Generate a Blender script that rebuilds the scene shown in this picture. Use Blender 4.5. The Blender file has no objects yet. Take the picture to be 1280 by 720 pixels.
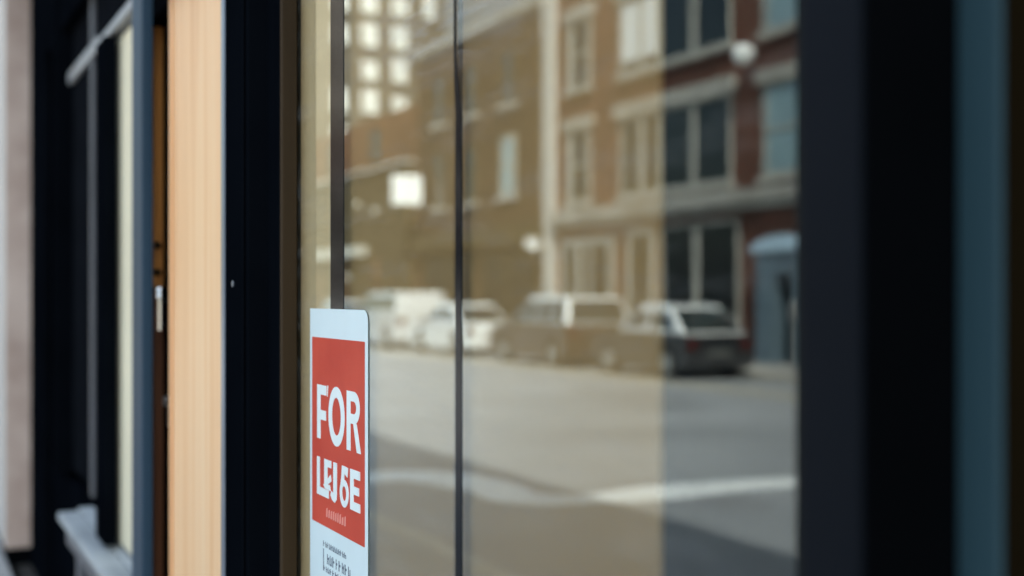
import bpy, bmesh, math, random
from mathutils import Vector
random.seed(7)
R = math.radians
scene = bpy.context.scene
C = scene.collection

# ------------------------------------------------------------------ materials
def new_mat(name):
    m = bpy.data.materials.new(name); m.use_nodes = True
    nt = m.node_tree
    for n in list(nt.nodes): nt.nodes.remove(n)
    out = nt.nodes.new('ShaderNodeOutputMaterial')
    return m, nt, out

def surf(name, col, rough=.6, spec=.5, metal=0., var=.12, scale=4., stretch=(1, 1, 1), bump=0., col2=None,
         detail=6., coat=0., bscale=None):
    """a base colour broken up by noise (object coordinates), optional bump"""
    m, nt, out = new_mat(name); N = nt.nodes.new; L = nt.links.new
    p = N('ShaderNodeBsdfPrincipled'); L(p.outputs[0], out.inputs[0])
    p.inputs['Roughness'].default_value = rough
    p.inputs['Specular IOR Level'].default_value = spec
    p.inputs['Metallic'].default_value = metal
    p.inputs['Coat Weight'].default_value = coat
    tc = N('ShaderNodeTexCoord'); mp = N('ShaderNodeMapping'); mp.inputs['Scale'].default_value = stretch
    L(tc.outputs['Object'], mp.inputs[0])
    nz = N('ShaderNodeTexNoise'); nz.inputs['Scale'].default_value = scale; nz.inputs['Detail'].default_value = detail
    L(mp.outputs[0], nz.inputs[0])
    r = N('ShaderNodeValToRGB')
    a = tuple(c * (1 - var) for c in col) if col2 is None else col
    b = tuple(min(1, c * (1 + var)) for c in col) if col2 is None else col2
    r.color_ramp.elements[0].position = .32; r.color_ramp.elements[1].position = .68
    r.color_ramp.elements[0].color = (*a, 1); r.color_ramp.elements[1].color = (*b, 1)
    L(nz.outputs[0], r.inputs[0]); L(r.outputs[0], p.inputs['Base Color'])
    if bump:
        nb = N('ShaderNodeTexNoise'); nb.inputs['Scale'].default_value = bscale or scale * 3; nb.inputs['Detail'].default_value = 4
        L(mp.outputs[0], nb.inputs[0])
        bp = N('ShaderNodeBump'); bp.inputs['Strength'].default_value = 1; bp.inputs['Distance'].default_value = bump
        L(nb.outputs[0], bp.inputs['Height']); L(bp.outputs[0], p.inputs['Normal'])
    return m

def wood(name, c1, c2, c3, rough=.5, scale=1., axis='Z', spec=.5):
    m, nt, out = new_mat(name); N = nt.nodes.new; L = nt.links.new
    p = N('ShaderNodeBsdfPrincipled'); L(p.outputs[0], out.inputs[0])
    p.inputs['Roughness'].default_value = rough; p.inputs['Specular IOR Level'].default_value = spec
    tc = N('ShaderNodeTexCoord'); mp = N('ShaderNodeMapping')
    mp.inputs['Scale'].default_value = (30 * scale, 30 * scale, .9 * scale) if axis == 'Z' else (.9 * scale, 30 * scale, 30 * scale)
    L(tc.outputs['Object'], mp.inputs[0])
    nz = N('ShaderNodeTexNoise'); nz.inputs['Scale'].default_value = 1; nz.inputs['Detail'].default_value = 8; nz.inputs['Distortion'].default_value = .6
    L(mp.outputs[0], nz.inputs[0])
    mp2 = N('ShaderNodeMapping'); mp2.inputs['Scale'].default_value = (5, 5, .5); L(tc.outputs['Object'], mp2.inputs[0])
    nz2 = N('ShaderNodeTexNoise'); nz2.inputs['Scale'].default_value = 1; nz2.inputs['Detail'].default_value = 3; L(mp2.outputs[0], nz2.inputs[0])
    mx = N('ShaderNodeMath'); mx.operation = 'MULTIPLY_ADD'; mx.inputs[1].default_value = .55
    L(nz.outputs[0], mx.inputs[0])
    m2 = N('ShaderNodeMath'); m2.operation = 'MULTIPLY'; m2.inputs[1].default_value = .45; L(nz2.outputs[0], m2.inputs[0]); L(m2.outputs[0], mx.inputs[2])
    r = N('ShaderNodeValToRGB'); e = r.color_ramp.elements
    e[0].position = .3; e[0].color = (*c1, 1); e[1].position = .7; e[1].color = (*c3, 1)
    k = e.new(.5); k.color = (*c2, 1)
    L(mx.outputs[0], r.inputs[0]); L(r.outputs[0], p.inputs['Base Color'])
    bp = N('ShaderNodeBump'); bp.inputs['Distance'].default_value = .0006; L(nz.outputs[0], bp.inputs['Height']); L(bp.outputs[0], p.inputs['Normal'])
    return m

def brick(name, c1, c2, mortar, bw=.22, bh=.075, rough=.85, axes='XZ'):
    m, nt, out = new_mat(name); N = nt.nodes.new; L = nt.links.new
    p = N('ShaderNodeBsdfPrincipled'); L(p.outputs[0], out.inputs[0]); p.inputs['Roughness'].default_value = rough
    p.inputs['Specular IOR Level'].default_value = .2
    tc = N('ShaderNodeTexCoord'); sp = N('ShaderNodeSeparateXYZ'); L(tc.outputs['Object'], sp.inputs[0])
    cb = N('ShaderNodeCombineXYZ')
    ad = N('ShaderNodeMath'); ad.operation = 'ADD'; L(sp.outputs['X'], ad.inputs[0]); L(sp.outputs['Y'], ad.inputs[1])
    L(ad.outputs[0], cb.inputs[0]); L(sp.outputs['Z'], cb.inputs[1])
    b = N('ShaderNodeTexBrick'); L(cb.outputs[0], b.inputs['Vector']); b.inputs['Scale'].default_value = 1
    b.inputs['Brick Width'].default_value = bw; b.inputs['Row Height'].default_value = bh
    b.inputs['Mortar Size'].default_value = .008; b.inputs['Color1'].default_value = (*c1, 1)
    b.inputs['Color2'].default_value = (*c2, 1); b.inputs['Mortar'].default_value = (*mortar, 1)
    nz = N('ShaderNodeTexNoise'); nz.inputs['Scale'].default_value = .6; nz.inputs['Detail'].default_value = 6; L(tc.outputs['Object'], nz.inputs[0])
    r = N('ShaderNodeValToRGB'); r.color_ramp.elements[0].position = .3; r.color_ramp.elements[1].position = .7
    r.color_ramp.elements[0].color = (.62, .62, .62, 1); r.color_ramp.elements[1].color = (1.15, 1.12, 1.08, 1)
    L(nz.outputs[0], r.inputs[0])
    mx = N('ShaderNodeMix'); mx.data_type = 'RGBA'; mx.blend_type = 'MULTIPLY'; mx.inputs[0].default_value = 1
    L(b.outputs[0], mx.inputs[6]); L(r.outputs[0], mx.inputs[7]); L(mx.outputs[2], p.inputs['Base Color'])
    return m

def shop_glass(name, tint=(.9, .96, .97), wav=.00022, dirt=.045, refl=(.86, .98, 1.0)):
    """clear plate glass: mirror share from the Fresnel law of its two faces, slightly uneven"""
    m, nt, out = new_mat(name); N = nt.nodes.new; L = nt.links.new
    fr = N('ShaderNodeFresnel'); ge = N('ShaderNodeNewGeometry'); io = N('ShaderNodeMapRange')   # same index from either side of the pane
    io.inputs['To Min'].default_value = 1.52; io.inputs['To Max'].default_value = 1 / 1.52
    L(ge.outputs['Backfacing'], io.inputs[0]); L(io.outputs[0], fr.inputs['IOR'])
    a = N('ShaderNodeMath'); a.operation = 'MULTIPLY'; a.inputs[1].default_value = 2; L(fr.outputs[0], a.inputs[0])
    b = N('ShaderNodeMath'); b.operation = 'ADD'; b.inputs[1].default_value = 1; L(fr.outputs[0], b.inputs[0])
    d = N('ShaderNodeMath'); d.operation = 'DIVIDE'; L(a.outputs[0], d.inputs[0]); L(b.outputs[0], d.inputs[1])
    tr = N('ShaderNodeBsdfTransparent'); tr.inputs[0].default_value = (*tint, 1)
    gl = N('ShaderNodeBsdfGlossy'); gl.inputs['Roughness'].default_value = 0.0; gl.inputs[0].default_value = (*[min(1, c) for c in refl], 1)
    tc = N('ShaderNodeTexCoord'); mp = N('ShaderNodeMapping'); mp.inputs['Scale'].default_value = (2.2, 1, 1.3); L(tc.outputs['Object'], mp.inputs[0])
    nz = N('ShaderNodeTexNoise'); nz.inputs['Scale'].default_value = 2.2; nz.inputs['Detail'].default_value = 1.5; L(mp.outputs[0], nz.inputs[0])
    bp = N('ShaderNodeBump'); bp.inputs['Strength'].default_value = 1; bp.inputs['Distance'].default_value = wav
    L(nz.outputs[0], bp.inputs['Height']); L(bp.outputs[0], gl.inputs['Normal'])
    mx = N('ShaderNodeMixShader'); L(d.outputs[0], mx.inputs[0]); L(tr.outputs[0], mx.inputs[1]); L(gl.outputs[0], mx.inputs[2])
    df = N('ShaderNodeBsdfDiffuse'); df.inputs[0].default_value = (.6, .6, .58, 1)
    n2 = N('ShaderNodeTexNoise'); n2.inputs['Scale'].default_value = 5; n2.inputs['Detail'].default_value = 10; n2.inputs['Roughness'].default_value = .7
    mp2 = N('ShaderNodeMapping'); mp2.inputs['Rotation'].default_value = (0, R(35), 0); mp2.inputs['Scale'].default_value = (.7, 1, 4)
    L(tc.outputs['Object'], mp2.inputs[0]); L(mp2.outputs[0], n2.inputs[0])
    r = N('ShaderNodeMapRange'); r.inputs['From Min'].default_value = .5; r.inputs['From Max'].default_value = .85
    r.inputs['To Min'].default_value = .0; r.inputs['To Max'].default_value = dirt * 3
    L(n2.outputs[0], r.inputs[0])
    m3 = N('ShaderNodeMixShader'); L(r.outputs[0], m3.inputs[0]); L(mx.outputs[0], m3.inputs[1]); L(df.outputs[0], m3.inputs[2])
    # grey smear near the top centre, its streaks painted in for reflected branches
    so_ = N('ShaderNodeSeparateXYZ'); L(tc.outputs['Object'], so_.inputs[0])
    vx = N('ShaderNodeMath'); vx.operation = 'MULTIPLY_ADD'; vx.inputs[1].default_value = 3.6; vx.inputs[2].default_value = .10; L(so_.outputs['X'], vx.inputs[0])
    vz = N('ShaderNodeMath'); vz.operation = 'MULTIPLY_ADD'; vz.inputs[1].default_value = 11.; vz.inputs[2].default_value = -11 * 1.955; L(so_.outputs['Z'], vz.inputs[0])
    cv = N('ShaderNodeCombineXYZ'); L(vx.outputs[0], cv.inputs[0]); L(vz.outputs[0], cv.inputs[2])
    ln = N('ShaderNodeVectorMath'); ln.operation = 'LENGTH'; L(cv.outputs[0], ln.inputs[0])
    rr = N('ShaderNodeMapRange'); rr.inputs['From Min'].default_value = 1.15; rr.inputs['From Max'].default_value = .5
    rr.inputs['To Min'].default_value = 0; rr.inputs['To Max'].default_value = 1; L(ln.outputs['Value'], rr.inputs[0])
    m5 = N('ShaderNodeMapping'); m5.inputs['Rotation'].default_value = (0, R(-38), 0); m5.inputs['Scale'].default_value = (9, 1, 60); L(tc.outputs['Object'], m5.inputs[0])
    n5 = N('ShaderNodeTexNoise'); n5.inputs['Scale'].default_value = 1; n5.inputs['Detail'].default_value = 5; n5.inputs['Distortion'].default_value = .8; L(m5.outputs[0], n5.inputs[0])
    r5 = N('ShaderNodeMapRange'); r5.inputs['From Min'].default_value = .42; r5.inputs['From Max'].default_value = .7; r5.inputs['To Max'].default_value = .30; r5.inputs['To Min'].default_value = .03
    L(n5.outputs[0], r5.inputs[0])
    mm = N('ShaderNodeMath'); mm.operation = 'MULTIPLY'; L(rr.outputs[0], mm.inputs[0]); L(r5.outputs[0], mm.inputs[1])
    d2 = N('ShaderNodeBsdfDiffuse'); d2.inputs[0].default_value = (.5, .5, .5, 1)
    m6 = N('ShaderNodeMixShader'); L(mm.outputs[0], m6.inputs[0]); L(m3.outputs[0], m6.inputs[1]); L(d2.outputs[0], m6.inputs[2])
    L(m6.outputs[0], out.inputs[0])
    return m

def clear_back(name, tint=(.97, .99, .99)):
    m, nt, out = new_mat(name); tr = nt.nodes.new('ShaderNodeBsdfTransparent'); tr.inputs[0].default_value = (*tint, 1)
    nt.links.new(tr.outputs[0], out.inputs[0]); return m

M = {}
M['black'] = surf('black_paint', (.0022, .003, .0045), .8, .0, var=.25, scale=2.5, bump=.0004, bscale=60)
M['black2'] = surf('black_matt', (.002, .0024, .003), .8, .0, var=.2)
M['navyblack'] = surf('black_paint_sky_sheen', (.0042, .0062, .0098), .6, .05, var=.2, scale=3, stretch=(1, 1, .3), bump=.0003, bscale=80)  # sky sheen on the black post front put into the colour
M['slate'] = surf('slate_blue_paint', (.024, .050, .080), .6, .2, var=.14, scale=2, stretch=(3, 3, .4), bump=.0003, bscale=50)
M['teal'] = surf('grey_blue_paint', (.020, .046, .058), .6, .2, var=.1, scale=2, stretch=(3, 3, .5), bump=.0003, bscale=50)
M['trimgrey'] = surf('edge_trim', (.13, .155, .20), .35, .5, metal=.3, var=.1)
M['bronze'] = surf('bronze_stop', (.034, .021, .010), .6, .1, var=.2, stretch=(6, 6, .4))
M['cream'] = surf('cream_paint', (.80, .72, .52), .55, .4, var=.06, scale=2)
M['greypaint'] = surf('pale_grey_paint', (.27, .275, .28), .5, .4, var=.12, scale=4)
M['greypaint_dark'] = surf('mid_grey_paint', (.10, .102, .115), .5, .4, var=.12, scale=4)
M['peach'] = wood('pale_peach_wood', (.72, .36, .145), (.85, .505, .25), (.88, .60, .35), rough=.5, scale=.8)
M['orange'] = wood('orange_varnished_wood', (.34, .12, .025), (.62, .27, .07), (.74, .37, .11), rough=.3, scale=.5)
M['brownwood'] = wood('shaded_brown_wood', (.08, .025, .010), (.15, .055, .022), (.24, .095, .035), rough=.4, scale=.5)
M['battenwood'] = wood('warm_edge_wood', (.68, .30, .10), (.76, .38, .15), (.80, .44, .20), rough=.5, scale=.8)
M['lining'] = wood('tan_wood_lining', (.80, .47, .21), (.88, .55, .28), (.92, .62, .34), rough=.5, scale=.8)
M['dkbrown'] = wood('dark_brown_wood', (.005, .0035, .0015), (.008, .0055, .0025), (.011, .007, .003), spec=0, rough=.8, scale=.5)
M['board'] = surf('brown_paper_board', (.32, .172, .064), .85, .1, var=.08, scale=1.6, stretch=(1, 1, .5), bump=.0001, bscale=9)
M['stone'] = surf('pink_grey_render', (.38, .28, .24), .85, .2, scale=3.2, col2=(.53, .42, .37), bump=.005, bscale=25)
M['stone_front'] = surf('pale_render', (.55, .52, .48), .85, .2, var=.08, scale=3)
M['plank'] = wood('weathered_grey_plank', (.22, .235, .24), (.36, .38, .385), (.47, .49, .49), rough=.8, scale=.6, axis='X')
M['pave'] = surf('pavement_concrete', (.30, .29, .275), .9, .2, scale=.8, col2=(.42, .405, .385), bump=.002, bscale=60)
M['kerb'] = surf('kerb_stone', (.45, .42, .37), .85, .2, var=.12, scale=3)
M['asphalt'] = surf('asphalt', (.24, .245, .25), .85, .3, scale=.35, col2=(.325, .33, .335), bump=.004, bscale=90, detail=9)
M['patch'] = surf('tar_patch', (.20, .20, .202), .8, .3, scale=1.5, col2=(.28, .28, .282), bump=.004, bscale=90)
M['bark'] = surf('pale_grey_bark', (.24, .22, .19), .85, .2, scale=8, stretch=(3, 3, .6), col2=(.40, .38, .34))
M['groundm'] = surf('bare_ground', (.12, .11, .09), .95, .1, var=.2, scale=.2)
M['paint'] = surf('road_paint', (.66, .66, .64), .7, .3, scale=3, col2=(.84, .84, .82), detail=10)
M['gutter'] = surf('pale_gutter', (.36, .33, .27), .85, .2, var=.12, scale=1.2)
M['silver'] = surf('brushed_steel', (.55, .55, .54), .3, .5, metal=1, var=.05)
M['chrome'] = surf('worn_chrome', (.75, .74, .72), .16, .5, metal=1, var=.03)
M['signwhite'] = surf('sign_white', (.64, .76, .78), .38, .4, var=.03, scale=9)
M['signred'] = surf('sign_red', (.50, .042, .022), .5, .15, scale=7, col2=(.60, .068, .036))
M['signpale'] = surf('sign_pale_red', (.74, .25, .20), .4, .4, var=.08, scale=60)
M['signink'] = surf('sign_ink', (.10, .13, .17), .6, .3, var=.2, scale=50)
M['letter'] = surf('sign_letter_white', (.74, .83, .82), .38, .4, var=.02, scale=20)
M['glass'] = shop_glass('shop_glass')
M['glassback'] = clear_back('shop_glass_back')
M['glossblack'] = surf('gloss_black_strip', (.003, .005, .009), .15, .07, var=.2)
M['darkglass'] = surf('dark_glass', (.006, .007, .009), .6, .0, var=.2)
M['gasket'] = surf('grey_gasket', (.012, .013, .012), .7, .05)
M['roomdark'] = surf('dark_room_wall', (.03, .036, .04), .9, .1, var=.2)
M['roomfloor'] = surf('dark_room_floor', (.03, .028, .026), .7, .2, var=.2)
M['brickA'] = brick('red_brick', (.17, .055, .033), (.125, .042, .028), (.17, .135, .11))
M['brickB'] = brick('brown_brick', (.075, .042, .022), (.055, .032, .018), (.09, .065, .04))
M['brickE'] = brick('orange_brown_brick', (.17, .075, .034), (.13, .06, .03), (.16, .11, .07))
M['olive'] = surf('olive_brown_front', (.06, .045, .022), .8, .2, var=.2, scale=1)
M['limestone'] = surf('limestone', (.31, .29, .26), .85, .2, scale=1.2, col2=(.46, .44, .40))
M['greybrown'] = surf('grey_brown_render', (.13, .11, .085), .85, .2, var=.15, scale=.3)
M['greywall'] = surf('grey_cladding', (.26, .27, .28), .7, .3, var=.1, scale=.3)
M['winframe'] = surf('painted_window_frame', (.40, .39, .35), .6, .4, var=.08)
M['pane'] = surf('building_window_pane', (.012, .014, .016), .08, .4, var=.2, scale=.6)
M['skypane'] = surf('sky_white_pane', (.60, .60, .57), .4, .6, scale=.35, col2=(.90, .88, .82))  # white colour in place of sky and sun reflected in the panes
M['blueglass'] = surf('pale_blue_pane', (.25, .36, .40), .15, .8, var=.15, scale=1)
M['bluepaint'] = surf('blue_grey_shop_paint', (.12, .17, .21), .55, .4, var=.1)
M['hood'] = surf('light_blue_hood', (.50, .66, .80), .5, .4, var=.1)
M['white'] = surf('white_panel', (.82, .83, .83), .5, .4, var=.03)
M['tyre'] = surf('tyre_rubber', (.02, .02, .02), .85, .2)
M['rim'] = surf('alloy_rim', (.55, .54, .52), .35, .5, metal=.8, var=.05)
M['carglass'] = surf('car_glass', (.02, .028, .03), .03, 1.0, var=.1)
M['car_dark'] = surf('dark_car_paint', (.016, .017, .020), .28, .5, var=.06, coat=1)
M['car_brown'] = surf('brown_car_paint', (.055, .036, .028), .28, .5, var=.06, coat=1)
M['car_white'] = surf('white_car_paint', (.74, .75, .75), .25, .5, var=.03, coat=1)
M['car_grey'] = surf('pale_grey_car_paint', (.50, .50, .50), .25, .5, var=.03, coat=1)
M['lamp'] = surf('lamp_lens', (.75, .75, .72), .15, .6, var=.04)
M['redlamp'] = surf('red_lens', (.06, .010, .008), .2, .6, var=.05)
M['plastic'] = surf('black_plastic', (.015, .015, .015), .6, .3)
M['plate'] = surf('number_plate', (.10, .10, .095), .5, .4, var=.03)

# ------------------------------------------------------------------ mesh helpers
class MB:
    def __init__(s): s.bm = bmesh.new()
    def box(s, x0, x1, y0, y1, z0, z1, mi=0):
        v = [s.bm.verts.new((x, y, z)) for x in (x0, x1) for y in (y0, y1) for z in (z0, z1)]
        for f in ((0, 1, 3, 2), (4, 6, 7, 5), (0, 4, 5, 1), (2, 3, 7, 6), (0, 2, 6, 4), (1, 5, 7, 3)):
            q = s.bm.faces.new([v[i] for i in f]); q.material_index = mi
        return s
    def prism(s, pts, axis, a, b):
        """pts 2D outline; axis 'y': (x,z) outline extruded from y=a to y=b; axis 'x': (y,z); axis 'z': (x,y)"""
        def P(p, t): return {'y': (p[0], t, p[1]), 'x': (t, p[0], p[1]), 'z': (p[0], p[1], t)}[axis]
        A = [s.bm.verts.new(P(p, a)) for p in pts]; B = [s.bm.verts.new(P(p, b)) for p in pts]
        s.bm.faces.new(A); s.bm.faces.new(list(reversed(B)))
        n = len(pts)
        for i in range(n): s.bm.faces.new((A[i], B[i], B[(i + 1) % n], A[(i + 1) % n]))
        return s
    def ring(s, outer, inner, axis, a, b):
        def P(p, t): return {'y': (p[0], t, p[1]), 'x': (t, p[0], p[1])}[axis]
        n = len(outer)
        oa = [s.bm.verts.new(P(p, a)) for p in outer]; ob = [s.bm.verts.new(P(p, b)) for p in outer]
        ia = [s.bm.verts.new(P(p, a)) for p in inner]; ib = [s.bm.verts.new(P(p, b)) for p in inner]
        for i in range(n):
            j = (i + 1) % n
            for q in ((oa[i], oa[j], ia[j], ia[i]), (ob[j], ob[i], ib[i], ib[j]), (oa[j], oa[i], ob[i], ob[j]), (ia[i], ia[j], ib[j], ib[i])):
                s.bm.faces.new(q)
        return s
    def cyl(s, c, r, axis, h, n=28, r2=None, cap=True):
        r2 = r if r2 is None else r2
        res = []
        for t, rr in ((-h / 2, r), (h / 2, r2)):
            ring = []
            for i in range(n):
                a = 2 * math.pi * i / n; u, w = rr * math.cos(a), rr * math.sin(a)
                p = {'z': (c[0] + u, c[1] + w, c[2] + t), 'y': (c[0] + u, c[1] + t, c[2] + w), 'x': (c[0] + t, c[1] + u, c[2] + w)}[axis]
                ring.append(s.bm.verts.new(p))
            res.append(ring)
        A, B = res
        for i in range(n): s.bm.faces.new((A[i], A[(i + 1) % n], B[(i + 1) % n], B[i]))
        if cap: s.bm.faces.new(list(reversed(A))); s.bm.faces.new(B)
        return s
    def ball(s, c, r, sc=(1, 1, 1)):
        k = bmesh.ops.create_uvsphere(s.bm, u_segments=20, v_segments=12, radius=r)
        for v in k['verts']: v.co = Vector((v.co.x * sc[0] + c[0], v.co.y * sc[1] + c[1], v.co.z * sc[2] + c[2]))
        return s
    def build(s, name, mat, parent=None, bevel=0., smooth=False, seg=2):
        bmesh.ops.recalc_face_normals(s.bm, faces=s.bm.faces[:])
        me = bpy.data.meshes.new(name); s.bm.to_mesh(me); s.bm.free()
        for m in (mat if isinstance(mat, (list, tuple)) else [mat]): me.materials.append(m)
        o = bpy.data.objects.new(name, me); C.objects.link(o)
        if parent:
            o.parent = parent
            # world-space coordinates were used: undo the chain of parent offsets
            off = Vector((0, 0, 0)); q = parent
            while q: off += q.location; q = q.parent
            me.transform(__import__('mathutils').Matrix.Translation(-off))
        else: 
            pass
        if bevel:
            b = o.modifiers.new('bevel', 'BEVEL'); b.width = bevel; b.segments = seg; b.limit_method = 'ANGLE'; b.angle_limit = R(35)
            smooth = True
        if smooth:
            for f in me.polygons: f.use_smooth = True
            if not bevel:
                try: me.set_sharp_from_angle(angle=R(38))
                except Exception: pass
            else:
                w = o.modifiers.new('wn', 'WEIGHTED_NORMAL'); w.keep_sharp = True
        return o

def box(name, mat, parent, x0, x1, y0, y1, z0, z1, bevel=0.):
    return MB().box(x0, x1, y0, y1, z0, z1).build(name, mat, parent, bevel)

def tag(o, label=None, cat=None, group=None, kind=None):
    if label: o['label'] = label
    if cat: o['category'] = cat
    if group: o['group'] = group
    if kind: o['kind'] = kind
    return o
def thing(name, loc, label, cat, group=None):
    o = bpy.data.objects.new(name, None); C.objects.link(o); o.location = loc; o.empty_display_size = .2
    return tag(o, label, cat, group)

# ------------------------------------------------------------------ the setting
tag(box('ground', M['groundm'], None, -400, 400, -400, 400, -.6, -.124), kind='structure')
tag(box('road', M['asphalt'], None, -260, 120, -15.5, -2.62, -.123, -.12), kind='structure')
# pavements with joints
def pavement(name, y0, y1, step):
    m = MB(); x = -120.
    while x < 60:
        m.box(x + .006, x + step - .006, y0, y1, -.115, 0); x += step
    m.box(-120, 60, y0 + .01, y1 - .01, -.119, -.012)
    return tag(m.build(name, M['pave'], None), kind='structure')
pavement('pavement', -2.46, -.003, 1.5)
pavement('far_pavement', -18.39, -15.66, 1.5)
tag(box('kerb', M['kerb'], None, -120, 60, -2.615, -2.465, -.12, .0, .02), kind='structure')
tag(box('far_kerb', M['kerb'], None, -120, 60, -15.655, -15.505, -.12, .0, .02), kind='structure')
tag(box('gutter_strip', M['gutter'], None, -120, 60, -13.45, -12.75, -.1195, -.1165), kind='structure')

for (px_, py_, a_, b_) in ((-19, -10.8, 2.2, .4), (-9.2, -5.6, 1.0, .4), (-24, -7.4, 1.8, .7), (-6.5, -9.5, 1.6, .7)):
    pts_ = [(px_ + a_ * math.cos(k / 18 * 2 * math.pi) * random.uniform(.85, 1.1), py_ + b_ * math.sin(k / 18 * 2 * math.pi) * random.uniform(.8, 1.15)) for k in range(18)]
    tag(MB().prism(pts_, 'z', -.1197, -.1175).build('road_patch', M['patch'], None), kind='structure')
mh = MB(); mh.cyl((-17.5, -6.8, -.1175), .33, 'z', .005, 30); tag(mh.build('manhole_cover', M['patch'], None), 'round dark manhole cover set in the reflected road', 'manhole cover')

def ribbon(pts, z0, z1):
    """pts: (x, y, half width in y)"""
    m = MB(); bm = m.bm; n = 9; P = []
    for i in range(len(pts) - 1):
        p0 = pts[max(0, i - 1)]; p1 = pts[i]; p2 = pts[i + 1]; p3 = pts[min(len(pts) - 1, i + 2)]
        for k in range(n):
            t = k / n
            P.append([.5 * ((2 * b) + (-a + c) * t + (2 * a - 5 * b + 4 * c - d) * t * t + (-a + 3 * b - 3 * c + d) * t ** 3)
                      for a, b, c, d in zip(p0, p1, p2, p3)])
    P.append(list(pts[-1]))
    prev = None
    for i, (x, y, w) in enumerate(P):
        j = min(len(P) - 1, i + 1); k = max(0, i - 1)
        tx, ty = P[j][0] - P[k][0], P[j][1] - P[k][1]; l = math.hypot(tx, ty) or 1
        nx, ny = -ty / l, tx / l
        w2 = w * (1 + random.uniform(-.06, .06))
        q = [bm.verts.new((x + nx * w2, y + ny * w2, z1)), bm.verts.new((x - nx * w2, y - ny * w2, z1)),
             bm.verts.new((x - nx * w2, y - ny * w2, z0)), bm.verts.new((x + nx * w2, y + ny * w2, z0))]
        if prev:
            for a, b in ((0, 1), (1, 2), (2, 3), (3, 0)): bm.faces.new((prev[a], prev[b], q[b], q[a]))
        prev = q
    return m
RIB1 = [(-11.28, -3.19, 0.2), (-11.42, -3.63, 0.3), (-11.25, -3.97, 0.36), (-10.83, -4.12, 0.34), (-10.31, -4.2, 0.28), (-9.84, -4.25, 0.12)]
RIB2 = [(-10.33, -4.04, 0.1), (-9.84, -4.14, 0.26), (-9.54, -4.36, 0.26), (-9.43, -4.69, 0.2), (-9.43, -5.08, 0.3), (-9.51, -5.54, 0.34), (-9.52, -6.05, 0.3), (-9.5, -6.56, 0.28), (-9.46, -6.98, 0.26), (-9.33, -7.72, 0.26)]
tag(ribbon(RIB1, -.1195, -.1155).build('road_marking', M['paint'], None), kind='structure')
tag(ribbon(RIB2, -.1195, -.1150).build('road_marking', M['paint'], None), kind='structure')

# ------------------------------------------------------------------ the shop building on the near side
shop = thing('shop_building', (-2, 0, 0), 'dark painted shopfront building with large street-reflecting window and peach wood panel', 'building')
# shop window
W = thing('window', (0, 0, 0), None, None); W.parent = shop
W.location = (-1.4 + 2, 0, 0)
if 'category' in W: del W['category']
m = MB(); m.box(-1.886, -1.823, -.0007, -.0002, .5, 2.7); m.build('glazing_bar', M['glossblack'], W)
MB().prism([(-1.402, .5), (-1.3815, .5), (-1.3825, 1.70), (-1.385, 1.815), (-1.391, 1.842), (-1.3985, 1.885), (-1.399, 2.7), (-1.4065, 2.7),
            (-1.4065, 1.90), (-1.4045, 1.86), (-1.400, 1.815), (-1.401, 1.70)], 'y', -.0007, -.0002).build('glazing_bar', M['glossblack'], W)
g = MB(); g.box(-2.078, -.66, 0, .008, .5, 2.7)
go = g.build('pane', [M['glass'], M['glassback']], W)
for p in go.data.polygons: p.material_index = 0 if p.normal.y < -.5 else 1
# right-hand post (near the camera) and left-hand post of the frame
MB().box(-.682, -.6235, -.060, -.056, .0, 3.7).build('post_cover', M['navyblack'], W, .0015)
MB().box(-.6815, -.623, -.0555, .03, .0, 3.7).build('post', M['black2'], W, .002)
m = MB(); m.box(-2.318, -2.160, -.06, -.02, 0, 3.7); m.box(-2.300, -2.175, -.066, -.0605, 0, 3.7); m.box(-2.1595, -2.0825, -.028, -.005, 0, 3.7)
m.build('post', M['black'], W, .003)
for z in (1.05, 1.62, 2.2):
    m = MB(); m.cyl((-2.24, -.0668, z), .0055, 'y', .0016, 16); m.build('screw', M['trimgrey'], W)
box('edge_trim', M['trimgrey'], W, -2.345, -2.3185, -.064, -.01, 0, 2.26, .002)
box('glazing_stop', M['bronze'], W, -2.082, -2.066, -.026, -.0005, .5, 2.7, .002)
box('gasket', M['gasket'], W, -.7585, -.69, -.004, -.0005, .5, 2.7, .002)
box('bottom_rail', M['black'], W, -2.07, -.684, -.05, .03, .44, .5, .003)
box('bulkhead', M['black'], W, -2.07, -.684, -.03, .05, 0, .438, .003)
box('header', M['black'], W, -2.07, -.684, -.05, .05, 2.7, 3.7, .003)
MB().prism([(-2.079, .0095), (-2.079, .045), (-2.030, .045), (-2.036, .041)], 'z', .5, 2.7).build('lining', M['lining'], W)
# backing boards propped up inside the glass
b = box('backing_board', M['board'], None, -1.858, -1.438, .012, .020, .3, 2.72, .002)
tag(b, 'narrow brown board standing inside the shop window behind the red lease sign', 'board', 'brown boards behind the glass')
b = box('backing_board', M['board'], None, -1.409, -.972, .012, .020, .3, 2.72, .002)
tag(b, 'brown board inside the glass ending beside the clear dark pane', 'board', 'brown boards behind the glass')

# building shell and dark room
box('upper_wall', M['brickB'], shop, -13, 9, 0.0, 9, 3.7, 11.6)
box('cornice', M['black'], shop, -8.0, 9, -.12, 0, 3.7, 3.92, .01)
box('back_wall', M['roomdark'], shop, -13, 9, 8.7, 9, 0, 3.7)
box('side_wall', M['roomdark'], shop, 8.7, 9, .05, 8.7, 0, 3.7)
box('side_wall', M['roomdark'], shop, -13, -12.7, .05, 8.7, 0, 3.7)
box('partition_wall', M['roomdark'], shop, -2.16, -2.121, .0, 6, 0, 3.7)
tag(box('floor', M['roomfloor'], None, -12.7, 8.7, .05, 8.7, -.1, .0), kind='structure')
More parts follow.
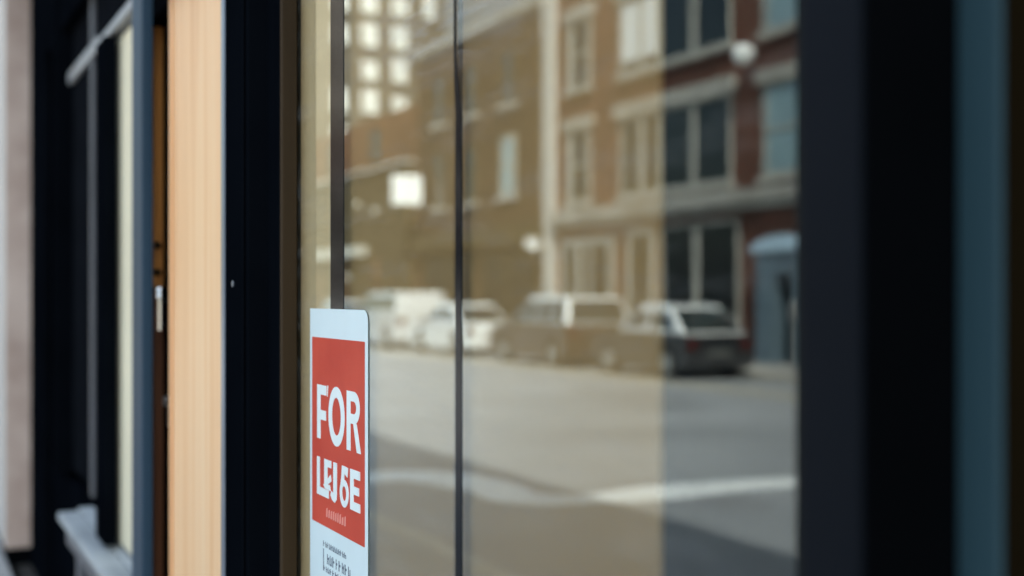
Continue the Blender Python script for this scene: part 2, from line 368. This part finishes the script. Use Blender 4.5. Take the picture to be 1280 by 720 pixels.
# right-hand bay: grey-blue stile and dark brown door leaf
D = bpy.data.objects.new('side_door', None); C.objects.link(D); D.parent = shop; D.location = (2, 0, 0)
box('stile', M['teal'], D, -.622, -.585, .018, .06, 0, 2.5, .003)
box('leaf', M['dkbrown'], D, -.585, .38, .0205, .085, 0, 2.5, .002)
box('stile', M['teal'], D, .38, .45, .018, .06, 0, 2.5, .003)
box('transom_panel', M['black'], shop, -.622, .45, .0, .06, 2.5, 3.7, .003)
box('front_panel', M['black'], shop, .45, 9, .0, .06, 0, 3.7)

# wood panel bay between window and door
box('wood_panel', M['peach'], shop, -2.872, -2.346, -.055, .0, .0, 2.255, .003)
box('edge_batten', M['battenwood'], shop, -2.873, -2.838, -.0575, -.0555, .0, 2.255, .0008)
box('panel_head', M['dkbrown'], shop, -2.872, -2.319, -.085, .0, 2.258, 3.7, .003)  # dark header put in for the shade at the panel top
# recessed door
D = bpy.data.objects.new('door', None); C.objects.link(D); D.parent = shop; D.location = (-1.1, .03, 0)
box('jamb', M['orange'], D, -3.47, -3.400, -.012, .028, 1.62, 2.30, .002)
box('jamb', M['brownwood'], D, -3.47, -3.400, -.0115, .028, 0, 1.618, .002)  # shade on the lower jamb put into a darker wood colour
box('leaf', M['black2'], D, -3.399, -2.90, .029, .07, 0, 2.30, .002)
h = MB(); h.cyl((-3.268, -.004, 1.555), .006, 'z', .085, 16); h.cyl((-3.268, .013, 1.585), .005, 'y', .034, 12); h.cyl((-3.268, .013, 1.528), .005, 'y', .034, 12)
h.ball((-3.268, -.004, 1.598), .010); h.build('handle', M['chrome'], D, smooth=True)
h = MB(); h.ball((-3.300, .002, 1.612), .011); h.build('knob', M['chrome'], D, smooth=True)
h = MB(); h.cyl((-3.268, .018, 1.335), .012, 'y', .026, 20); h.box(-3.283, -3.253, .017, .0285, 1.27, 1.322)
h.build('lock', M['silver'], D, smooth=True)
for z in (1.73, 1.66):
    h = MB(); h.ball((-3.392, .012, z), .010); h.build('hinge', M['bronze'], D, smooth=True)
box('door_head', M['black2'], shop, -3.47, -2.875, -.012, .2, 2.3015, 3.7, .003)
box('slate_post', M['slate'], shop, -3.475, -3.32, -.04, -.0125, 0, 3.7, .003)
box('post_core', M['black2'], shop, -3.55, -3.4715, -.012, .2, 0, 3.7)

# far window bay with ledge
W2 = bpy.data.objects.new('window', None); C.objects.link(W2); W2.parent = shop; W2.location = (-3.5, .18, 0)
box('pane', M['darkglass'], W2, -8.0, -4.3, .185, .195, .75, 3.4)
box('mullion', M['greypaint_dark'], W2, -5.84, -5.80, .165, .184, .72, 3.4, .004)
box('mullion', M['black'], W2, -6.72, -6.62, .10, .184, .72, 3.4, .004)
box('transom', M['greypaint'], W2, -6.62, -5.60, .162, .1839, 2.635, 2.69, .004)
box('post', M['black'], W2, -4.60, -4.40, .02, .062, .77, 2.46, .004)
box('post', M['cream'], W2, -4.58, -4.05, .075, .12, .77, 2.46, .004)
box('transom', M['greypaint'], W2, -4.75, -3.552, .045, .085, 2.474, 2.508, .004)
box('frame', M['black'], W2, -8.0, -3.476, .13, .20, 2.9, 3.7, .004)
box('stall_riser', M['black'], shop, -8.09, -3.476, .16, .22, 0, .70, .004)
box('wall_panel', M['black'], shop, -8.09, -7.35, .12, .16, 0, 3.7, .006)
box('backing_wall', M['black2'], shop, -8.09, -3.2, .23, .26, 0, 3.7)
# pilaster
P = MB(); P.box(-8.95, -8.10, -.023, .22, .10, 3.7)
po = P.build('pilaster', [M['stone'], M['stone_front']], shop, .008)
for f in po.data.polygons: f.material_index = 1 if f.normal.y < -.5 else 0  # street face paler, its brighter light put into the colour
box('plinth', M['black2'], shop, -8.93, -8.12, .0, .2, 0, .098)
box('side_front', M['stone'], shop, -13, -8.96, .02, .22, 0, 3.7)

led = thing('plank_ledge', (-4.5, .07, 0), 'weathered pale grey plank ledge below the farthest dark window', 'ledge')
for i, (y0, y1, dz, xe) in enumerate(((-.030, .048, 0, -5.28), (.053, .112, .004, -5.34), (.116, .158, -.003, -5.31))):
    box('plank', M['plank'], led, xe, -3.56, y0, y1, .722 + dz, .752 + dz, .004)
box('bearer', M['greypaint_dark'], led, -5.22, -3.56, -.005, .02, .64, .72, .003)
for x in (-5.1, -4.35): box('leg', M['greypaint_dark'], led, x - .045, x + .045, .0225, .09, 0, .72, .004)

# ------------------------------------------------------------------ the lease sign
SX = -1.985
sign = thing('lease_sign', (SX + .139, -.004, 1.3), 'white and red FOR LEASE sign stuck on the shop window', 'sign')
def rounded(x0, x1, z0, z1, r, corners):
    pts = []
    for (cx, cz, a0, on) in ((x1, z1, 0, corners[0]), (x0, z1, 90, corners[1]), (x0, z0, 180, corners[2]), (x1, z0, 270, corners[3])):
        if not on: pts.append((cx, cz)); continue
        ox = cx - r if cx == x1 else cx + r; oz = cz - r if cz == z1 else cz + r
        for k in range(7):
            a = R(a0 + 15 * k); pts.append((ox + r * math.cos(a), oz + r * math.sin(a)))
    return pts
MB().prism(rounded(SX, SX + .278, 1.02, 1.579, .018, (1, 0, 1, 1)), 'y', -.0032, -.0024).build('backing_sheet', M['signwhite'], sign)
MB().prism(rounded(SX + .012, SX + .266, 1.2425, 1.534, .002, (1, 1, 1, 1)), 'y', -.0036, -.0032).build('red_panel', M['signred'], sign)
yo = [-.0039]
def stroke(m, pts):
    m.prism([(SX + x, z) for x, z in pts], 'y', yo[0] - .00004, -.0035); yo[0] -= .00004
def ell(cx, cz, rx, rz, n=32, a0=0, a1=360): return [(SX + cx + rx * math.cos(R(a0 + (a1 - a0) * i / n)), cz + rz * math.sin(R(a0 + (a1 - a0) * i / n))) for i in range(n)]
def oring(m, cx, cz, rx, rz, tx, tz):
    m.ring(ell(cx, cz, rx, rz), ell(cx, cz, rx - tx, rz - tz), 'y', yo[0] - .00004, -.0035); yo[0] -= .00004
L1 = MB(); z0, z1 = 1.376, 1.460; h = z1 - z0
def st(x0, a, x1, b): stroke(L1, [(x0, a), (x1, a), (x1, b), (x0, b)])
st(.040, z0, .058, z1); st(.058, z1 - .015, .088, z1); st(.058, z0 + .030, .086, z0 + .045)     # F
stroke(L1, [(.0915, z1 - .016), (.0945, z1 - .016), (.0975, z1 + .001), (.0925, z1 + .001)])      # tick by the F
oring(L1, .138, (z0 + z1) / 2 - .001, .039, .045, .0175, .0165)                                    # O
st(.187, z0 - .003, .2045, z1)                                                                      # R
n = 14
bo = [(.2045, z1)] + [(SX * 0 + .220 + .026 * math.cos(R(90 - 180 * i / n)), z1 - .0235 + .0235 * math.sin(R(90 - 180 * i / n))) for i in range(n + 1)] + [(.2045, z1 - .047)]
bi = [(.2045, z1 - .0145)] + [(.219 + .0115 * math.cos(R(90 - 180 * i / n)), z1 - .0235 + .0092 * math.sin(R(90 - 180 * i / n))) for i in range(n + 1)] + [(.2045, z1 - .0325)]
for i in range(len(bo) - 1): L1.prism([(SX + x, z) for x, z in (bo[i], bo[i + 1], bi[i + 1], bi[i])], 'y', yo[0], -.0035)
stroke(L1, [(.216, z1 - .044), (.232, z1 - .046), (.251, z0 - .003), (.233, z0 - .003)])
L1.build('lettering', M['letter'], sign)
L1 = MB(); z0, z1 = 1.288, 1.347
st(.040, z0, .0545, z1); st(.0545, z0, .101, z0 + .0125)                                            # L
st(.078, z0 + .018, .094, z1); st(.094, z1 - .011, .113, z1)                                       # E run together with the L
stroke(L1, [(.094, z1 - .030), (.110, z1 - .021), (.113, z1 - .031), (.096, z1 - .038)])
stroke(L1, [(.073, z0 + .019), (.106, z0 + .022), (.110, z0 + .013), (.082, z0 + .0135)])
st(.124, z0 + .011, .1405, z1)                                                                      # J
stroke(L1, [(.1405, z0 + .013), (.1395, z0 + .004), (.131, z0 - .002), (.118, z0 + .001), (.110, z0 + .007), (.114, z0 + .014), (.124, z0 + .0115)])
oring(L1, .176, z0 + .0185, .0205, .0205, .0105, .0095)                                             # 6
stroke(L1, [(.156, z0 + .020), (.163, z0 + .042), (.166, z1), (.180, z1), (.174, z0 + .034), (.166, z0 + .022)])
stroke(L1, [(.180, z1), (.194, z1 - .001), (.191, z1 - .015), (.178, z1 - .011)])
st(.2045, z0, .219, z1)                                                                             # E
st(.219, z1 - .0125, .247, z1); st(.219, z0 + .0235, .243, z0 + .035); st(.219, z0, .248, z0 + .0125)
L1.build('lettering', M['letter'], sign)
# pale faded line of print on the red, and the small print below
L1 = MB(); x = .086
for k in range(9):
    w = random.uniform(.007, .011); zt = 1.272 + random.uniform(-.002, .002); zb = 1.258
    L1.prism([(SX + x, zb), (SX + x + w * .8, zb + .001), (SX + x + w * .8, zt), (SX + x + .002, zt - .002)], 'y', -.0039, -.0035); x += w + .0015
L1.build('faded_print', M['signpale'], sign)
L1 = MB()
def fake(x0, x1, zb, hh, wmin, wmax):
    x = x0
    while x < x1:
        w = random.uniform(wmin, wmax); s = w * .32
        k = random.random(); P = lambda q: L1.prism([(SX + a, b_) for a, b_ in q], 'y', -.0034, -.0031)
        P([(x, zb), (x + s, zb), (x + s, zb + hh), (x, zb + hh)])
        if k > .3: P([(x + w - s, zb), (x + w, zb), (x + w, zb + hh * random.uniform(.6, 1)), (x + w - s, zb + hh * .7)])
        if k < .75: P([(x + s, zb + hh * .45), (x + w - s, zb + hh * .45), (x + w - s, zb + hh * .68), (x + s, zb + hh * .68)])
        else: P([(x + s, zb), (x + w - s, zb), (x + w - s, zb + hh * .2), (x + s, zb + hh * .2)])
        x += w + wmin * .35
fake(.070, .176, 1.2105, .0085, .006, .010)
fake(.090, .200, 1.186, .0155, .009, .014)
fake(.072, .202, 1.1725, .0085, .007, .011)
L1.prism([(SX + .070, 1.1735), (SX + .0735, 1.1735), (SX + .0735, 1.207), (SX + .070, 1.207)], 'y', -.0034, -.0031)
L1.build('small_print', M['signink'], sign)
sign.location.y += .0016; sign.location.x -= .005

# ------------------------------------------------------------------ across the street
YF = -18.4                                   # face of the buildings opposite
def window(parent, x0, x1, z0, z1, pane='pane', mull=(), lintel=.35, sill=True, frame='winframe', mid=True, fw=.09, left=None):
    root = bpy.data.objects.new('window', None); C.objects.link(root); root.parent = parent
    root.location = Vector(((x0 + x1) / 2, YF, z0)) - parent.location
    y = YF
    f = MB()
    f.box(x0, x1, y, y + .07, z1 - fw, z1); f.box(x0, x1, y, y + .07, z0, z0 + fw)
    f.box(x0, x0 + (left or fw), y, y + .072, z0 + fw, z1 - fw); f.box(x1 - fw, x1, y, y + .072, z0 + fw, z1 - fw)
    for mx_, mw in mull: f.box(mx_ - mw / 2, mx_ + mw / 2, y, y + .074, z0 + fw, z1 - fw)
    if mid: f.box(x0 + fw, x1 - fw, y, y + .06, (z0 + z1) / 2 - .04, (z0 + z1) / 2 + .04)
    f.build('frame', M[frame], root)
    MB().box(x0 + .02, x1 - .02, y, y + .03, z0 + .02, z1 - .02).build('pane', M[pane], root)
    if lintel: MB().box(x0 - .18, x1 + .18, y, y + .16, z1 + .003, z1 + lintel).build('lintel', M['limestone'], root)
    if sill: MB().box(x0 - .12, x1 + .12, y, y + .18, z0 - .16, z0 - .003).build('sill', M['limestone'], root)
    return root

A = thing('brick_building', (-24, YF, 0), 'red brick corner building with pale stone lintels and cornice, reflected in the glass', 'building')
box('wall', M['brickA'], A, -36.9, -10, -32, YF, 0, 15)
MB().box(-37.0, -36.2, YF, YF + .14, 0, 15).build('quoin_strip', M['stone_front'], A)
m = MB(); m.box(-36.19, -10, YF, YF + .35, 3.9, 4.2); m.box(-36.19, -10, YF, YF + .22, 3.7, 3.897); m.build('cornice', M['limestone'], A)
box('upper_cornice', M['limestone'], A, -37.1, -9.9, YF + .003, YF + .4, 14.2, 14.6)
for z0, z1 in ((4.45, 6.7), (7.95, 10.1), (11.4, 13.3)):
    window(A, -35.35, -33.85, z0, z1, 'pane', left=.34)
    window(A, -32.2, -26.6, z0, z1, 'skypane' if z0 == 7.95 and False else 'pane', mull=((-31.0, .22), (-30.0, .14), (-28.35, .22)), mid=False, lintel=.42)
    window(A, -25.3, -23.5, z0, z1, 'blueglass')
    window(A, -21.5, -19.9, z0, z1); window(A, -18, -16.4, z0, z1); window(A, -14.5, -12.9, z0, z1)
MB().box(-32.05, -30.15, YF + .031, YF + .068, 8.3, 9.95).build('white_blind', M['white'], A)
window(A, -35.7, -32.6, 1.35, 3.35, 'pane', mull=((-34.6, .3), (-33.9, .12)), lintel=.0, fw=.22, mid=False)
window(A, -31.8, -30.3, .3, 3.5, 'pane', mull=(), lintel=0, mid=False, frame='winframe', fw=.2)
window(A, -29.9, -26.3, .3, 3.5, 'pane', mull=((-28.2, .26),), lintel=0, mid=False, frame='winframe')
S = bpy.data.objects.new('shop_porch', None); C.objects.link(S); S.parent = A; S.location = (-.75, 0, 0)
m = MB(); m.box(-25.0, -24.4, YF, YF + .5, 0, 2.6); m.box(-23.6, -23.0, YF, YF + .5, 0, 2.6); m.box(-24.4, -23.6, YF, YF + .45, 2.1, 2.6)
m.build('surround', M['bluepaint'], S)
MB().prism([(-24.0 + 1.2 * math.cos(R(a)), 2.62 + .38 * math.sin(R(a))) for a in range(0, 181, 12)], 'y', YF, YF + .55).build('hood', M['hood'], S)
MB().box(-24.38, -23.62, YF, YF + .1, .02, 2.08).build('door', M['pane'], S)
window(A, -22.6, -18.5, .4, 3.4, 'pane', mull=((-20.7, .15),), lintel=0, mid=False, frame='bluepaint')
window(A, -17.9, -12.5, .4, 3.4, 'pane', mull=((-15.2, .15),), lintel=0, mid=False, frame='olive')
m = MB(); m.cyl((-36.95, YF + .55, 3.25), .20, 'x', .12, 28); m.cyl((-36.95, YF + .2, 3.25), .025, 'y', .45, 10); m.build('round_sign', M['white'], A)
m = MB(); m.ball((-25.6, YF + .4, 7.45), .27); m.build('globe_lamp', M['white'], A, smooth=True)
m = MB(); m.cyl((-25.6, YF + .14, 7.45), .03, 'y', .26, 10); m.build('lamp_bracket', M['plastic'], A)

B = thing('brick_building', (-42, YF, 0), 'dark brown brick building with pale coping beside the red brick corner building', 'building')
box('wall', M['brickB'], B, -48.4, -37.02, -32, YF, 0, 11.1)
box('coping', M['limestone'], B, -48.5, -37.02, -18.9, YF + .15, 11.103, 11.36)
box('fascia', M['olive'], B, -48.3, -37.1, YF + .003, YF + .3, 3.3, 4.0)
window(B, -40.3, -39.2, 5.0, 7.1, 'blueglass', lintel=0)
window(B, -43.4, -42.3, 5.0, 7.1, 'pane', lintel=0, frame='olive'); window(B, -46.4, -45.3, 5.0, 7.1, 'pane', lintel=0, frame='olive')
for xx in (-40.3, -43.4, -46.4): window(B, xx, xx + 1.1, 8.2, 10, 'pane', lintel=0, frame='olive')
window(B, -41.6, -37.8, .4, 3.1, 'pane', mull=((-39.7, .12),), lintel=0, mid=False, frame='olive')
window(B, -47.2, -42.6, .4, 3.1, 'pane', mull=((-45, .12),), lintel=0, mid=False, frame='olive')
m = MB(); m.box(-47.10, -46.95, YF + .35, YF + 1.55, 5.15, 6.3); so = m.build('projecting_sign', M['white'], B, .02)
for z in (6.1, 5.3): box('sign_bracket', M['plastic'], B, -47.05, -47.0, YF, YF + .35, z, z + .06)

E = thing('low_building', (-62, YF, 0), 'low orange brown terrace with olive shopfronts farthest along the reflected street', 'building')
box('wall', M['brickE'], E, -95, -48.52, -30, YF, 0, 9.4)
box('shopfront', M['olive'], E, -94, -48.6, YF + .003, YF + .35, 0, 6.9)
box('ledge', M['limestone'], E, -94, -48.6, YF + .003, YF + .5, 7.0, 7.12)
box('pale_fascia', M['winframe'], E, -70, -53.5, YF + .351, YF + .7, 3.35, 3.75)
for x in range(-90, -50, 6):
    window(E, x, x + 1.3, 7.5, 8.9, 'pane', lintel=0, frame='olive', sill=False)
for i, (x, z) in enumerate(((-51.8, 5.2), (-54.0, 5.6), (-55.4, 2.4), (-54.6, 1.2))):
    m = MB(); m.ball((x, YF + .6, z), .14); m.build('globe_lamp', M['winframe'], E, smooth=True)
    m = MB(); m.cyl((x, YF + .45, z), .02, 'y', .2, 8); m.build('lamp_bracket', M['plastic'], E)
m = MB()
for i in range(11): m.box(-93.4 + i * 4.1, -93.1 + i * 4.1, YF + .352, YF + .42, .1, 3.2)
m.build('shopfront_mullions', M['brickE'], E)

F = thing('tower_block', (-104, -40, 0), 'tall grey brown block with white windows rising behind the low terrace', 'building')
box('wall', M['greybrown'], F, -125, -104, -56, -28, 0, 44)
z = 14.3; row = 0
while z < 42:
    for j in range(9):
        y = -33.2 - j * 2.72
        if (row, j) in ((0, 4), (2, 0), (1, 5), (3, 3)): continue
        w = bpy.data.objects.new('window', None); C.objects.link(w); w.parent = F; w.location = (0, y + 40, z)
        MB().box(-104, -103.9, y - .66, y + .66, z, z + (2.0 if (row + j) % 3 else 1.6)).build('pane', M['skypane'], w)
        MB().box(-104, -103.82, y - .75, y + .75, z - .12, z - .003).build('sill', M['greybrown'], w)
    z += 2.85; row += 1
G = thing('sky_fill_tower', (-80, -50, 0), 'plain grey tower added to fill the hazy sky above the dark brown brick building', 'building')  # added block, fills the grey sky patch over the parapet
box('wall', M['greywall'], G, -92, -62, -62, -38, 0, 48)
m = MB()
for k in range(14): m.box(-61.99, -61.9, -61, -38.5, 5 + k * 3.1, 5.12 + k * 3.1)
m.build('joint_strips', M['greywall'], G)

# parking meters along the far kerb
def meter(x, lab):
    t = thing('parking_meter', (x, -15.95, 0), lab, 'parking meter', 'parking meters on the far kerb')
    MB().cyl((x, -15.95, .55), .035, 'z', 1.1, 14).build('pole', M['greypaint'], t, smooth=True)
    m = MB(); m.box(x - .11, x + .11, -16.03, -15.87, 1.1, 1.38); m.cyl((x, -15.95, 1.38), .11, 'y', .158, 20)
    m.build('head', M['greypaint'], t, .015)
meter(-32.0, 'pale parking meter behind the white saloon car'); meter(-41.8, 'pale parking meter behind the pale van')
meter(-21.0, 'pale parking meter beside the dark hatchback')

# ------------------------------------------------------------------ parked cars
def smoothpts(pts, k=2):
    for _ in range(k):
        q = []
        for i in range(len(pts)):
            a, b_ = pts[i], pts[(i + 1) % len(pts)]
            q += [(a[0] * .8 + b_[0] * .2, a[1] * .8 + b_[1] * .2), (a[0] * .2 + b_[0] * .8, a[1] * .2 + b_[1] * .8)]
        pts = q
    return pts
def arc(cx, cz, r, a0, a1, n=10): return [(cx + r * math.cos(R(a0 + (a1 - a0) * i / n)), cz + r * math.sin(R(a0 + (a1 - a0) * i / n))) for i in range(n + 1)]
def car(x, yc, L, W_, H, belt, paint, label, kind, cat='car', roofpaint=None):
    """front towards -X; x = front bumper"""
    g0 = -.12
    t = thing('parked_car', (x + L / 2, yc, g0), label, cat, 'vehicles parked along the far kerb')
    r = .32 if kind != 'van' else .34
    wf, wr = x + L * .185, x + L * .80
    if kind == 'van': wf, wr = x + L * .16, x + L * .78
    hood = {'hatch': belt - .10, 'suv': belt - .06, 'sedan': belt - .12, 'van': belt}[kind]
    Z = lambda z: z + g0
    lower = [(x, Z(.42)), (x + .02, Z(.24)), (wf - r - .06, Z(.2))] + arc(wf, Z(r), r + .06, 200, -20) + [(wf + r + .06, Z(.2)), (wr - r - .06, Z(.2))] \
        + arc(wr, Z(r), r + .06, 200, -20) + [(x + L - .03, Z(.26)), (x + L, Z(.5)), (x + L - .02, Z(belt - .12))]
    rear_top = {'hatch': (x + L - .06, Z(belt)), 'suv': (x + L - .04, Z(belt)), 'sedan': (x + L - .04, Z(belt - .02)), 'van': (x + L - .02, Z(belt))}[kind]
    cowl = {'hatch': .22, 'suv': .26, 'sedan': .27, 'van': .13}[kind]
    lower += [rear_top, (x + L * .6, Z(belt + .01)), (x + L * cowl + .05, Z(belt)), (x + L * cowl * .55, Z(hood + .03)), (x + .10, Z(hood - .09)), (x + .02, Z(hood - .2))]
    m = MB(); m.prism(lower, 'y', yc - W_ / 2, yc + W_ / 2); m.build('body', paint, t, .05, seg=3)
    # cabin: outline at belt and roof, roof narrower
    ro = {'hatch': ((cowl, 0), (.46, 1), (.76, .98), (.965, 0)), 'suv': ((cowl, 0), (.41, 1), (.93, .98), (.985, 0)),
          'sedan': ((cowl, 0), (.44, 1), (.70, 1), (.88, 0)), 'van': ((cowl, 0), (.27, .97), (.97, 1), (.992, 0))}[kind]
    cab = MB(); bm = cab.bm
    def sec(inset):
        pts = []
        for (fx, fz) in ro: pts.append((x + L * fx, Z(belt + (H - belt) * fz)))
        return pts
    pts = sec(0); ti = .16 if kind != 'van' else .08
    def ys(z, s):
        k = (z - Z(belt)) / (H - belt); return yc + s * (W_ / 2 - .03 - ti * k)
    q1, q2 = pts[1], pts[2]; up = .05 if kind != 'van' else .02
    cp = [pts[0], q1] + [(q1[0] + (q2[0] - q1[0]) * u, q1[1] + (q2[1] - q1[1]) * u + up * math.sin(math.pi * u) ** .7) for u in (.12, .3, .5, .7, .88)] + [q2, pts[3]]
    a = [bm.verts.new((p[0], ys(p[1], 1), p[1])) for p in cp]; b2 = [bm.verts.new((p[0], ys(p[1], -1), p[1])) for p in cp]
    bm.faces.new(a); bm.faces.new(list(reversed(b2)))
    for i in range(len(cp)): bm.faces.new((a[i], b2[i], b2[(i + 1) % len(cp)], a[(i + 1) % len(cp)]))
    cab.build('roof', roofpaint or paint, t, .06, seg=4)
    # glass areas set a little proud of the cabin sides
    def quad_side(u0, u1, v0=.12, v1=.86):
        (A0, _), (A1, _), (A2, _), (A3, _) = ro
        for s in (1, -1):
            m = MB(); f = []
            for u, v in ((u0, v0), (u1, v0), (u1, v1), (u0, v1)):
                xl = x + L * (A0 + (A1 - A0) * v) ; xr = x + L * (A3 + (A2 - A3) * v)
                xx = xl + (xr - xl) * u; zz = Z(belt + (H - belt) * v); f.append((xx, ys(zz, s), zz))
            va = [m.bm.verts.new((p[0], p[1] + s * .012, p[2])) for p in f]; vb = [m.bm.verts.new((p[0], p[1] - s * .02, p[2])) for p in f]
            m.bm.faces.new(va); m.bm.faces.new(list(reversed(vb)))
            for i in range(4): m.bm.faces.new((va[i], vb[i], vb[(i + 1) % 4], va[(i + 1) % 4]))
            m.build('side_window', M['carglass'], t)
    if kind == 'van': quad_side(.02, .22); quad_side(.26, .58, .25, .8); quad_side(.62, .93, .25, .8)
    elif kind == 'suv': quad_side(.05, .36); quad_side(.39, .68); quad_side(.71, .93)
    else: quad_side(.08, .44, .2, .80); quad_side(.51, .90, .2, .80)
    for (i, j, nm) in ((0, 1, 'windscreen'), (3, 2, 'rear_window')):
        if kind == 'van' and nm == 'rear_window': continue
        p0, p1 = pts[i], pts[j]; s = -1 if i == 0 else 1
        m = MB(); q = []
        for v, k in ((.1, 1), (.1, -1), (.9, -1), (.9, 1)):
            xx = p0[0] + (p1[0] - p0[0]) * v; zz = p0[1] + (p1[1] - p0[1]) * v
            q.append((xx, yc + (ys(zz, 1) - yc) * .88 * k, zz))
        va = [m.bm.verts.new((p[0] + s * .016, p[1], p[2] + .006)) for p in q]; vb = [m.bm.verts.new((p[0] - s * .02, p[1], p[2] - .01)) for p in q]
        m.bm.faces.new(va); m.bm.faces.new(list(reversed(vb)))
        for a_ in range(4): m.bm.faces.new((va[a_], vb[a_], vb[(a_ + 1) % 4], va[(a_ + 1) % 4]))
        m.build(nm, M['carglass'], t)
    for s in (1, -1):
        y = yc + s * (W_ / 2 - .19)
        MB().box(x - .012, x + .1, y - .16, y + .16, Z(hood - .28), Z(hood - .14)).build('headlight', M['lamp'], t, .02)
        MB().box(x + L - .09, x + L + .008, y - (.13), y + .13, Z(belt - .30), Z(belt - .08)).build('taillight', M['redlamp'], t, .02)
        MB().box(x + L * cowl + .18, x + L * cowl + .32, yc + s * (W_ / 2 - .02) - .09 + s * .09, yc + s * (W_ / 2 - .02) + .09 + s * .09, Z(belt + .02), Z(belt + .15)).build('mirror', M['plastic'], t, .02)
        MB().box(x + L * .52, x + L * .56, yc + s * (W_ / 2 + .004) - .01, yc + s * (W_ / 2 + .004) + .01, Z(belt - .14), Z(belt - .11)).build('door_handle', M['chrome'], t)
    MB().box(x + L - .03, x + L + .012, yc - .26, yc + .26, Z(.52), Z(.63)).build('number_plate', M['plate'], t)
    MB().box(x - .012, x + .08, yc - .5, yc + .5, Z(.34), Z(.5)).build('grille', M['plastic'], t, .01)
    for wx in (wf, wr):
        for s in (1, -1):
            y = yc + s * (W_ / 2 - .10)
            w = MB().cyl((wx, y, Z(r)), r, 'y', .2, 36).build('wheel', M['tyre'], t, .02)
            hb = MB().cyl((wx, y + s * .102, Z(r)), r * .66, 'y', .02, 28)
            for k in range(5):
                pass
            hb.build('rim', M['rim'], w, .004)
YC = -14.45
car(-25.3, YC, 3.75, 1.68, 1.50, .92, M['car_dark'], 'dark hatchback parked in front of the red brick corner building', 'hatch', roofpaint=M['car_white'])
car(-30.7, YC, 4.3, 1.78, 1.68, 1.02, M['car_brown'], 'dark brown estate car parked between the dark hatchback and white saloon', 'suv', roofpaint=M['car_white'])
car(-36.7, YC, 4.2, 1.72, 1.45, .90, M['car_white'], 'white saloon car parked behind the brown estate car', 'sedan')
car(-42.2, YC, 4.4, 1.80, 1.82, 1.08, M['car_grey'], 'pale van parked beyond the white saloon car', 'van', 'van')
car(-47.6, YC, 4.2, 1.72, 1.48, .90, M['car_grey'], 'pale grey saloon car parked beyond the pale van', 'sedan')

# ------------------------------------------------------------------ camera, light
th = math.atan(770 / 1600)
cam = bpy.data.cameras.new('camera'); co = bpy.data.objects.new('camera', cam); C.objects.link(co)
co.location = (0, -.6, 1.6)
co.rotation_euler = (R(90), 0, R(90) - th)
cam.sensor_width = 36; cam.lens = 45; cam.shift_y = 9 / 1280
cam.clip_start = .02; cam.clip_end = 1500
cam.dof.use_dof = True; cam.dof.focus_distance = 1.84; cam.dof.aperture_fstop = 2.15; cam.dof.aperture_blades = 0
scene.camera = co

EL, AZ = 48, None
sd = Vector((.89, .45, 0)).normalized() * math.cos(R(EL)); sd.z = math.sin(R(EL))
w = bpy.data.worlds.new('World'); scene.world = w; w.use_nodes = True
nt = w.node_tree; bg = nt.nodes['Background']; sk = nt.nodes.new('ShaderNodeTexSky'); sk.sky_type = 'NISHITA'
sk.sun_disc = False; sk.sun_elevation = R(EL); sk.sun_rotation = math.atan2(sd.x, sd.y)
sk.air_density = 1.0; sk.dust_density = 3.5; sk.ozone_density = .3
wb = nt.nodes.new('ShaderNodeMix'); wb.data_type = 'RGBA'; wb.blend_type = 'MULTIPLY'; wb.inputs[0].default_value = 1
wb.inputs[7].default_value = (1.0, 1.05, .96, 1)       # slightly milky, less violet sky
nt.links.new(sk.outputs[0], wb.inputs[6]); nt.links.new(wb.outputs[2], bg.inputs[0]); bg.inputs[1].default_value = .15
sl = bpy.data.lights.new('sun', 'SUN'); so = bpy.data.objects.new('sun', sl); C.objects.link(so)
sl.energy = 3.0; sl.angle = R(.53); sl.color = (1, .93, .84)
so.rotation_euler = (-sd).to_track_quat('-Z', 'Y').to_euler(); so.location = sd * 60

scene.view_settings.view_transform = 'Standard'; scene.view_settings.look = 'None'
scene.view_settings.gamma = 1; scene.view_settings.use_curve_mapping = False
scene.view_settings.exposure = 2.05
cy = scene.cycles
cy.use_denoising = True; cy.denoiser = 'OPENIMAGEDENOISE'
cy.max_bounces = 10; cy.diffuse_bounces = 4; cy.glossy_bounces = 5; cy.transparent_max_bounces = 12
cy.caustics_reflective = False; cy.caustics_refractive = False
cy.sample_clamp_indirect = 8; cy.use_adaptive_sampling = False
